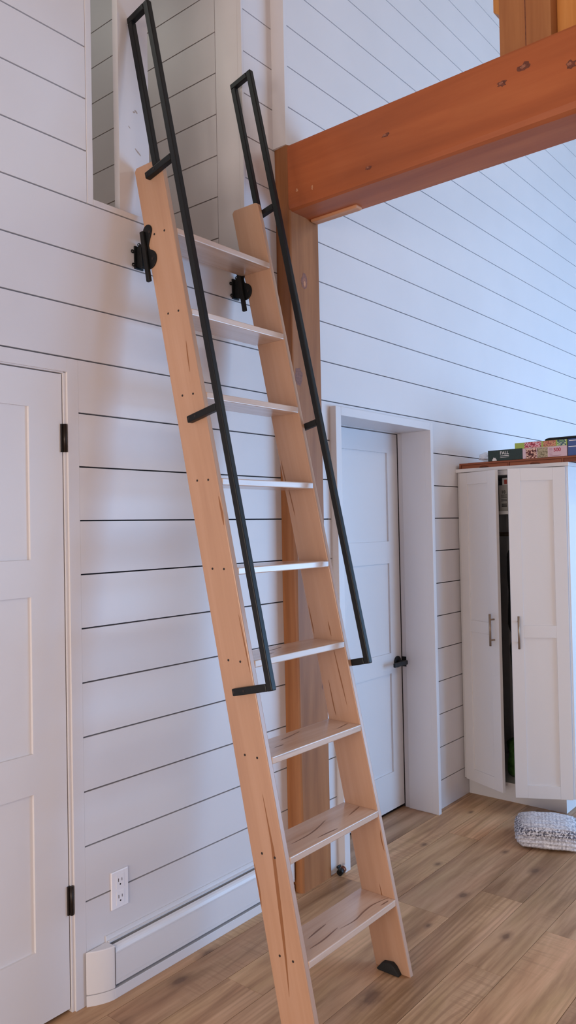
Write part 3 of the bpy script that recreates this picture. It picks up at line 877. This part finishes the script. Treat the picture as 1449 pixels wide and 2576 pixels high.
# inside the cabinet
def text_mesh(name, txt, size, m, parent, loc, rotm, ext=0.0004, font_bold=False, sx=1.0):
    cu = bpy.data.curves.new(name, 'FONT'); cu.body = txt; cu.size = size; cu.extrude = ext; cu.align_x = 'CENTER'; cu.align_y = 'CENTER'
    if font_bold: cu.offset = size * 0.018
    tmp = bpy.data.objects.new(name, cu); COL.objects.link(tmp)
    dg = bpy.context.evaluated_depsgraph_get()
    me = bpy.data.meshes.new_from_object(tmp.evaluated_get(dg)); bpy.data.objects.remove(tmp)
    me.materials.clear(); me.materials.append(m)
    me.transform(Matrix.Diagonal((sx, 1, 1, 1)))
    me.transform(rotm)
    o = bpy.data.objects.new(name, me); COL.objects.link(o)
    o.parent = parent
    o.location = Vector(loc) - (parent.location if parent else Vector((0, 0, 0)))
    return o
# text on faces that look to -X: glyph x -> -Y, glyph y -> Z
RX = Matrix(((0, 0, -1, 0), (-1, 0, 0, 0), (0, 1, 0, 0), (0, 0, 0, 1)))
CARD = mat('grey_carton', (0.42, 0.40, 0.37, 1), 0.7)
INK = mat('black_ink', (0.02, 0.02, 0.02, 1), 0.6)
REDI = mat('red_ink', (0.42, 0.06, 0.04, 1), 0.6)
PAPER = mat('white_card', (0.72, 0.70, 0.70, 1), 0.6)
c1 = empty('carton', (4.12, -0.33, 1.5802)); tag(c1, 'grey printed carton with the number 18 standing on the top cabinet shelf', 'carton')
mb = MB(); mb.box(4.060, 4.22, -0.46, -0.288, 1.5802, 1.722); mb.build('box', CARD, c1, bev=0.001)
text_mesh('number', '18', 0.024, INK, c1, (4.0595, -0.314, 1.684), RX, font_bold=True)
mb = MB()
for z in (1.667, 1.660, 1.653, 1.642, 1.635): mb.box(4.0594, 4.0602, -0.334, -0.300, z, z + .0025)
for z in (1.604, 1.610, 1.616): mb.box(4.0594, 4.0602, -0.333, -0.303, z, z + .004)
mb.build('print_lines', INK, c1)
c2 = empty('small_box', (4.12, -0.40, 1.722)); tag(c2, 'small white box with a red panel on top of the grey carton in the cabinet', 'box')
mb = MB(); mb.box(4.065, 4.15, -0.40, -0.306, 1.7222, 1.762); mb.build('box', PAPER, c2, bev=.001)
mb = MB(); mb.box(4.0644, 4.0652, -0.334, -0.318, 1.728, 1.752); mb.build('red_panel', REDI, c2)
def cloth_lump(name, x0, x1, y0, y1, z0, z1, m, seed, fold=0.012):
    n, k_ = 18, 26; rr = random.Random(seed); ph = [rr.random() * 6 for _ in range(5)]
    vs = []; fs = []
    for j in range(k_ + 1):
        t = j / k_; z = z0 + (z1 - z0) * t
        sh = 1 - 0.35 * max(0, (t - .85) / .15) ** 2 - .12 * max(0, (.1 - t) / .1)
        for i_ in range(n):
            a = 2 * PI * i_ / n
            ex = 0.75
            cx_ = math.copysign(abs(math.cos(a)) ** ex, math.cos(a)); sy_ = math.copysign(abs(math.sin(a)) ** ex, math.sin(a))
            fo = fold * (math.sin(5 * a + ph[0] + t * 2) + .6 * math.sin(9 * a + ph[1] + t * 5))
            vs.append(((x0 + x1) / 2 + ((x1 - x0) / 2 * sh + fo) * cx_, (y0 + y1) / 2 + ((y1 - y0) / 2 * sh + fo) * sy_, z))
    for j in range(k_):
        for i_ in range(n): fs.append((j * n + i_, j * n + (i_ + 1) % n, (j + 1) * n + (i_ + 1) % n, (j + 1) * n + i_))
    fs += [tuple(range(n)), tuple(k_ * n + i_ for i_ in range(n))]
    q = MB(); q.add(vs, fs, 0, True)
    return q.build(name, m, None)
o = cloth_lump('coat', 4.10, 4.46, -0.50, -0.27, 0.90, 1.40, mat('black_cloth', (0.012, 0.012, 0.014, 1), 0.9), 1); tag(o, 'black coat hanging in the gap between the cabinet doors', 'coat')
mb = MB(); mb.tube((4.28, CY0 + .018, 1.45), (4.28, CY1 - .018, 1.45), 0.012); mb.build('hanging_rail', PULL, CB)
mb = MB(); mb.ring((4.28, -0.385, 1.452), (0, 1, 0), 0.016, 0.002); mb.tube((4.28, -0.385, 1.436), (4.28, -0.385, 1.39), .002); hk = mb.build('hanger_hook', PULL, o); hk.location = q_org(mb) - o.location
o = cloth_lump('storage_bag', 4.09, 4.44, -0.52, -0.28, 0.33, 0.90, mat('olive_cloth', (0.045, 0.05, 0.04, 1), 0.9), 2); tag(o, 'dark olive fabric bag standing in the cabinet below the black coat', 'bag')
o = cloth_lump('shopping_bag', 4.07, 4.40, -0.50, -0.27, 0.1185, 0.325, mat('green_plastic', (0.05, 0.13, 0.03, 1), 0.5, noise=.5, nscale=40), 3); tag(o, 'crumpled green bag at the bottom of the cabinet between the doors', 'bag')

# ------------------------------------------------------------------ on top of the cabinet
PB = empty('puzzle_board', (4.25, -0.5, 1.8205)); tag(PB, 'reddish brown wooden puzzle board with shallow drawers lying on the cabinet', 'puzzle board')
PZ0, PZ1 = 1.8206, 1.853
mb = MB(); mb.box(4.000, 4.52, -0.96, -0.088, PZ0 + .004, PZ1 - .003); mb.box(4.004, 4.52, -0.92, -0.135, PZ1 - .003, PZ1); mb.build('board_top', PUZW, PB, bev=0.001)
mb = MB(); mb.box(3.990, 4.000, -0.96, -0.088, PZ1 - .012, PZ1 - .002)
for y in (-0.088, -0.372, -0.665, -0.95): mb.box(3.990, 4.000, y - .010, y, PZ0, PZ1 - .012)
mb.build('front_frame', PUZW, PB, bev=.0006)
for ya, yb in ((-0.100, -0.370), (-0.384, -0.663), (-0.677, -0.948)):
    yc = (ya + yb) / 2; n = 10
    pts = [(yb, PZ0 + .001), (yc - .028, PZ0 + .001)] + [(yc - .028 * math.cos(PI * t / n), PZ0 + .001 + .011 * math.sin(PI * t / n)) for t in range(1, n)] + [(yc + .028, PZ0 + .001), (ya, PZ0 + .001), (ya, PZ1 - .0145), (yb, PZ1 - .0145)]
    q = MB(); q.prism(pts, 0, 3.993, 4.0); q.build('drawer', PUZW, PB)
def pbox(name, label, x, y0, y1, z0, z1, m, depth=0.25, group='jigsaw puzzle boxes'):
    e_ = empty(name, (x, (y0 + y1) / 2, z0)); tag(e_, label, 'puzzle box', group)
    q = MB(); q.box(x, x + depth, y0, y1, z0, z1); q.build('box', m, e_, bev=.0008)
    return e_
def picture(parent, x, y0, y1, z0, z1, cols, scale=60, name='picture'):
    m = bpy.data.materials.new(name + '_print'); m.use_nodes = True; nt = m.node_tree; b = nt.nodes['Principled BSDF']; b.inputs['Roughness'].default_value = .4
    tc = nt.nodes.new('ShaderNodeTexCoord'); vo = nt.nodes.new('ShaderNodeTexNoise'); vo.inputs['Scale'].default_value = scale; vo.inputs['Detail'].default_value = 3
    cr = nt.nodes.new('ShaderNodeValToRGB'); cr.color_ramp.interpolation = 'CONSTANT'
    e = cr.color_ramp.elements; n = len(cols)
    e[0].position = 0; e[0].color = cols[0]; e[1].position = 0.62; e[1].color = cols[-1]
    for i_, c in enumerate(cols[1:-1]):
        a = e.new(0.40 + 0.2 * i_ / max(1, n - 2)); a.color = c
    nt.links.new(tc.outputs['Object'], vo.inputs['Vector']); nt.links.new(vo.outputs['Fac'], cr.inputs['Fac']); nt.links.new(cr.outputs['Color'], b.inputs['Base Color'])
    q = MB(); q.box(x - .0006, x + .0004, y0, y1, z0, z1); return q.build(name, m, parent)
DG = mat('dark_green_card', hexc(32, 50, 46), 0.5, noise=.2, nscale=80)
b1 = pbox('puzzle_box', 'dark green puzzle box with white FALL lettering on the wooden board', 4.000, -0.452, -0.257, 1.8531, 1.911, DG)
text_mesh('lettering', 'FALL', 0.024, PAPER, b1, (3.9995, -0.352, 1.893), RX, font_bold=True)
mb = MB(); mb.box(3.9994, 4.0002, -0.378, -0.328, 1.8765, 1.8795); mb.box(3.9994, 4.0002, -0.378, -0.328, 1.869, 1.8705); mb.build('underline', PAPER, b1)
mb = MB(); mb.prism([(-0.283, 1.8535), (-0.308, 1.8535), (-0.306, 1.861), (-0.302, 1.865), (-0.299, 1.871), (-0.294, 1.869), (-0.290, 1.873), (-0.286, 1.864), (-0.281, 1.860)], 0, 3.9992, 4.0004); mb.build('torn_patch', PAPER, b1)
PK = mat('pale_pink_card', hexc(214, 186, 198), 0.5)
b2 = pbox('puzzle_box', 'pale pink 500 piece puzzle box with photo pictures beside the dark green box', 4.000, -0.690, -0.454, 1.8531, 1.9075, PK)
picture(b2, 4.000, -0.530, -0.472, 1.8535, 1.905, [hexc(60, 24, 22), hexc(110, 44, 40), hexc(230, 190, 170), hexc(80, 30, 26)], 70)
picture(b2, 4.000, -0.590, -0.534, 1.8535, 1.905, [hexc(110, 104, 76), hexc(150, 136, 108), hexc(180, 168, 140), hexc(96, 84, 66)], 90)
text_mesh('number', '500', 0.026, mat('magenta_ink', hexc(180, 50, 80), .6), b2, (3.9993, -0.640, 1.888), RX, font_bold=True)
mb = MB()
for z in (1.897, 1.890, 1.883, 1.872, 1.866): mb.box(3.9994, 4.0002, -0.615, -0.598, z, z + .002)
mb.box(3.9994, 4.0002, -0.660, -0.600, 1.858, 1.8598); mb.build('small_print', mat('rose_ink', hexc(170, 120, 140), .6), b2)
GR = mat('lime_green_card', hexc(160, 182, 84), 0.5)
b3 = pbox('puzzle_box', 'green puzzle box with coloured pictures lying on top of the pale pink box', 4.004, -0.690, -0.410, 1.9077, 1.9405, GR)
picture(b3, 4.004, -0.556, -0.464, 1.909, 1.9395, [hexc(140, 40, 60), hexc(196, 84, 100), hexc(226, 180, 190), hexc(120, 50, 50)], 80)
picture(b3, 4.004, -0.632, -0.566, 1.909, 1.9395, [hexc(150, 90, 80), hexc(190, 110, 96), hexc(210, 160, 120), hexc(120, 60, 50)], 90)
picture(b3, 4.004, -0.686, -0.640, 1.909, 1.9395, [hexc(120, 160, 110), hexc(50, 80, 110), hexc(190, 210, 170), hexc(100, 150, 90)], 60)
BL = mat('blue_card', hexc(62, 88, 150), 0.5); BLW = mat('white_stripe', (0.8, 0.8, 0.85, 1), .5)
b4 = pbox('puzzle_box', 'blue puzzle box at the right end of the board, lower of the two blue ones', 4.006, -0.93, -0.693, 1.8531, 1.905, BL)
mb = MB(); mb.box(4.0052, 4.0064, -0.92, -0.697, 1.898, 1.902); mb.build('white_stripe', BLW, b4)
b5 = pbox('puzzle_box', 'blue puzzle box with a white stripe, upper of the two blue ones', 4.008, -0.93, -0.692, 1.9052, 1.9405, BL)
mb = MB(); mb.box(4.0072, 4.0084, -0.92, -0.70, 1.929, 1.933); mb.build('white_stripe', BLW, b5)
mb = MB()
mb.box(4.00, 4.30, -0.95, -0.575, 1.9407, 1.9445); 
pts = [(-0.575, 1.9445), (-0.583, 1.950), (-0.60, 1.953), (-0.93, 1.953), (-0.95, 1.9445)]
mb.prism(pts, 0, 4.0, 4.30)
o = mb.build('tray', BLACK, None, bev=.002); tag(o, 'thin black tray lying across the green and blue puzzle boxes', 'tray')
# crumpled clear bag
PLASTIC = mat('clear_plastic', (0.85, 0.85, 0.9, 1), 0.12, alpha=0.45, coat=.5)
bm = bmesh.new(); bmesh.ops.create_icosphere(bm, subdivisions=3, radius=1)
rr = random.Random(5)
from mathutils import noise as mn
for v in bm.verts:
    d = mn.noise(v.co * 2.2) * .35 + mn.noise(v.co * 6) * .18
    v.co = Vector((v.co.x * .05, v.co.y * .033, v.co.z * .026)) * (1 + d)
me = bpy.data.meshes.new('plastic_bag'); bm.to_mesh(me); bm.free(); me.materials.append(PLASTIC)
o = bpy.data.objects.new('plastic_bag', me); COL.objects.link(o); o.location = (4.06, -0.217, 1.8755)
zmin = min(v.co.z for v in me.vertices); o.location.z = 1.8531 - zmin
tag(o, 'crumpled clear plastic bag left of the dark green puzzle box', 'bag')

# ------------------------------------------------------------------ wrapped knit bundle on the floor
def bundle():
    A = Vector((3.478, -0.600)); Bv = Vector((3.588, -0.860)); C_ = Vector((3.705, -0.500)); D = A + (Bv - A) * 0 
    uax = (Bv - A); vax = (C_ - A)
    H = 0.112; n1, n2, n3 = 30, 26, 12
    vs = []; fs = []
    def pt(s, t, h):
        # superellipsoid-like pillow
        a = 2 * s - 1; b = 2 * t - 1; c = 2 * h - 1
        return a, b, c
    # build from a cube sphere: map unit cube surface to rounded box
    bm = bmesh.new(); bmesh.ops.create_cube(bm, size=2)
    bmesh.ops.subdivide_edges(bm, edges=bm.edges, cuts=31, use_grid_fill=True)
    for v in bm.verts:
        p = v.co.copy(); q = Vector(p)
        # rounding
        e_ = 5.0
        l = (abs(p.x) ** e_ + abs(p.y) ** e_ + abs(p.z) ** e_) ** (1 / e_)
        q = p / l
        h = (q.z + 1) / 2
        # upright tilt: upper edge rests further back, bulging sides
        s_ = (q.x + 1) / 2; t_ = (q.y + 1) / 2
        bul = 1 + .06 * (1 - (2 * h - 1) ** 2)
        s_ = .5 + (s_ - .5) * bul; t_ = .5 + (t_ - .5) * bul * (1 - .10 * h)
        pos = A + uax * s_ + vax * t_
        zz = H * h * (1 - .10 * (2 * s_ - 1) ** 2)
        nrm = q.normalized()
        # knit ribs running up the side and over the top
        rib = .0030 * abs(math.sin(s_ * PI * 15)) * (1 if h > .05 else 0)
        cr = .004 * mn.noise(Vector((pos.x * 22, pos.y * 22, zz * 30))) + .0022 * math.sin(h * 40 + t_ * 34)
        k_ = rib + cr
        v.co = Vector((pos.x - vax.x * 0 , pos.y, zz)) + Vector((nrm.y * vax.normalized().x + nrm.x * uax.normalized().x, nrm.y * vax.normalized().y + nrm.x * uax.normalized().y, nrm.z)) * k_
        if v.co.z < 0.0012: v.co.z = 0.0012
    me = bpy.data.meshes.new('knit'); bm.to_mesh(me); bm.free()
    for p in me.polygons: p.use_smooth = True
    return me
KN = bpy.data.materials.new('grey_knit'); KN.use_nodes = True
nt = KN.node_tree; b = nt.nodes['Principled BSDF']; b.inputs['Roughness'].default_value = .75; b.inputs['Coat Weight'].default_value = .35; b.inputs['Coat Roughness'].default_value = .15
tc = nt.nodes.new('ShaderNodeTexCoord'); mp = nt.nodes.new('ShaderNodeMapping'); mp.inputs['Rotation'].default_value = (0, 0, math.radians(67)); mp.inputs['Scale'].default_value = (1, 1, 1)
vo = nt.nodes.new('ShaderNodeTexVoronoi'); vo.inputs['Scale'].default_value = 120
nt.links.new(tc.outputs['Object'], mp.inputs[0]); nt.links.new(mp.outputs[0], vo.inputs['Vector'])
cr = nt.nodes.new('ShaderNodeValToRGB'); e = cr.color_ramp.elements
e[0].position = .35; e[0].color = hexc(226, 228, 236); e[1].position = 1.0; e[1].color = hexc(168, 168, 180)
wvk = nt.nodes.new('ShaderNodeTexWave'); wvk.inputs['Scale'].default_value = 19; wvk.inputs['Distortion'].default_value = 1.2; wvk.inputs['Detail Scale'].default_value = 3.0
nt.links.new(mp.outputs[0], wvk.inputs['Vector'])
mk_ = nt.nodes.new('ShaderNodeMath'); mk_.operation = 'MULTIPLY_ADD'; mk_.inputs[1].default_value = .22; nt.links.new(wvk.outputs['Fac'], mk_.inputs[0]); nt.links.new(vo.outputs['Distance'], mk_.inputs[2])
nt.links.new(mk_.outputs[0], cr.inputs['Fac'])
# band of darker stitches half way up
sx_ = nt.nodes.new('ShaderNodeSeparateXYZ'); nt.links.new(tc.outputs['Object'], sx_.inputs[0])
br = nt.nodes.new('ShaderNodeValToRGB'); ee = br.color_ramp.elements
ee[0].position = .045; ee[0].color = (0, 0, 0, 1); ee[1].position = .108; ee[1].color = (0, 0, 0, 1)
x_ = ee.new(.072); x_.color = (1, 1, 1, 1); x_ = ee.new(.092); x_.color = (1, 1, 1, 1)
nt.links.new(sx_.outputs[2], br.inputs['Fac'])
nz_ = nt.nodes.new('ShaderNodeTexNoise'); nz_.inputs['Scale'].default_value = 120; nt.links.new(tc.outputs['Object'], nz_.inputs['Vector'])
nr = nt.nodes.new('ShaderNodeValToRGB'); nr.color_ramp.elements[0].position = .48; nr.color_ramp.elements[1].position = .56; nt.links.new(nz_.outputs['Fac'], nr.inputs['Fac'])
mu = nt.nodes.new('ShaderNodeMath'); mu.operation = 'MULTIPLY'; nt.links.new(br.outputs['Color'], mu.inputs[0]); nt.links.new(nr.outputs['Color'], mu.inputs[1])
mx = nt.nodes.new('ShaderNodeMix'); mx.data_type = 'RGBA'; nt.links.new(mu.outputs[0], mx.inputs[0]); nt.links.new(cr.outputs['Color'], mx.inputs[6]); mx.inputs[7].default_value = hexc(78, 80, 96)
nt.links.new(mx.outputs[2], b.inputs['Base Color'])
me = bundle(); me.materials.append(KN)
ctr = Vector((3.64, -0.68, 0)); me.transform(Matrix.Translation(-ctr))
bo = bpy.data.objects.new('knit_bundle', me); COL.objects.link(bo); bo.location = ctr
tag(bo, 'folded grey and white knit blanket in clear plastic wrap on the floor before the cabinet', 'blanket')

# ------------------------------------------------------------------ small valve beside the post
VL = empty('pipe_valve', (2.775, -0.090, 0)); tag(VL, 'small black and copper pipe valve on the floor beside the post base', 'valve')
COP = mat('copper', (0.25, 0.09, 0.06, 1), .35, metal=.9)
a = Vector((2.752, -0.106, 0.016)); b = Vector((2.790, -0.100, 0.020))
mb = MB(); mb.tube(a, a + (b - a) * .6, .0135, 14); mb.tube(a + Vector((0, 0, .0)), a + Vector((-.004, 0, .028)), .006); mb.build('valve_body', BLACK, VL)
mb = MB(); mb.tube(a + (b - a) * .6, b, .0125, 16); mb.build('pipe_stub', COP, VL)
mb = MB(); mb.tube(b, b + (b - a).normalized() * .006, .0155, 18); mb.build('collar', TRIMW, VL)
mb = MB(); mb.box(a.x - .016, a.x + .010, a.y - .004, a.y + .004, .040, .050); mb.build('valve_handle', BLACK, VL, bev=.002)
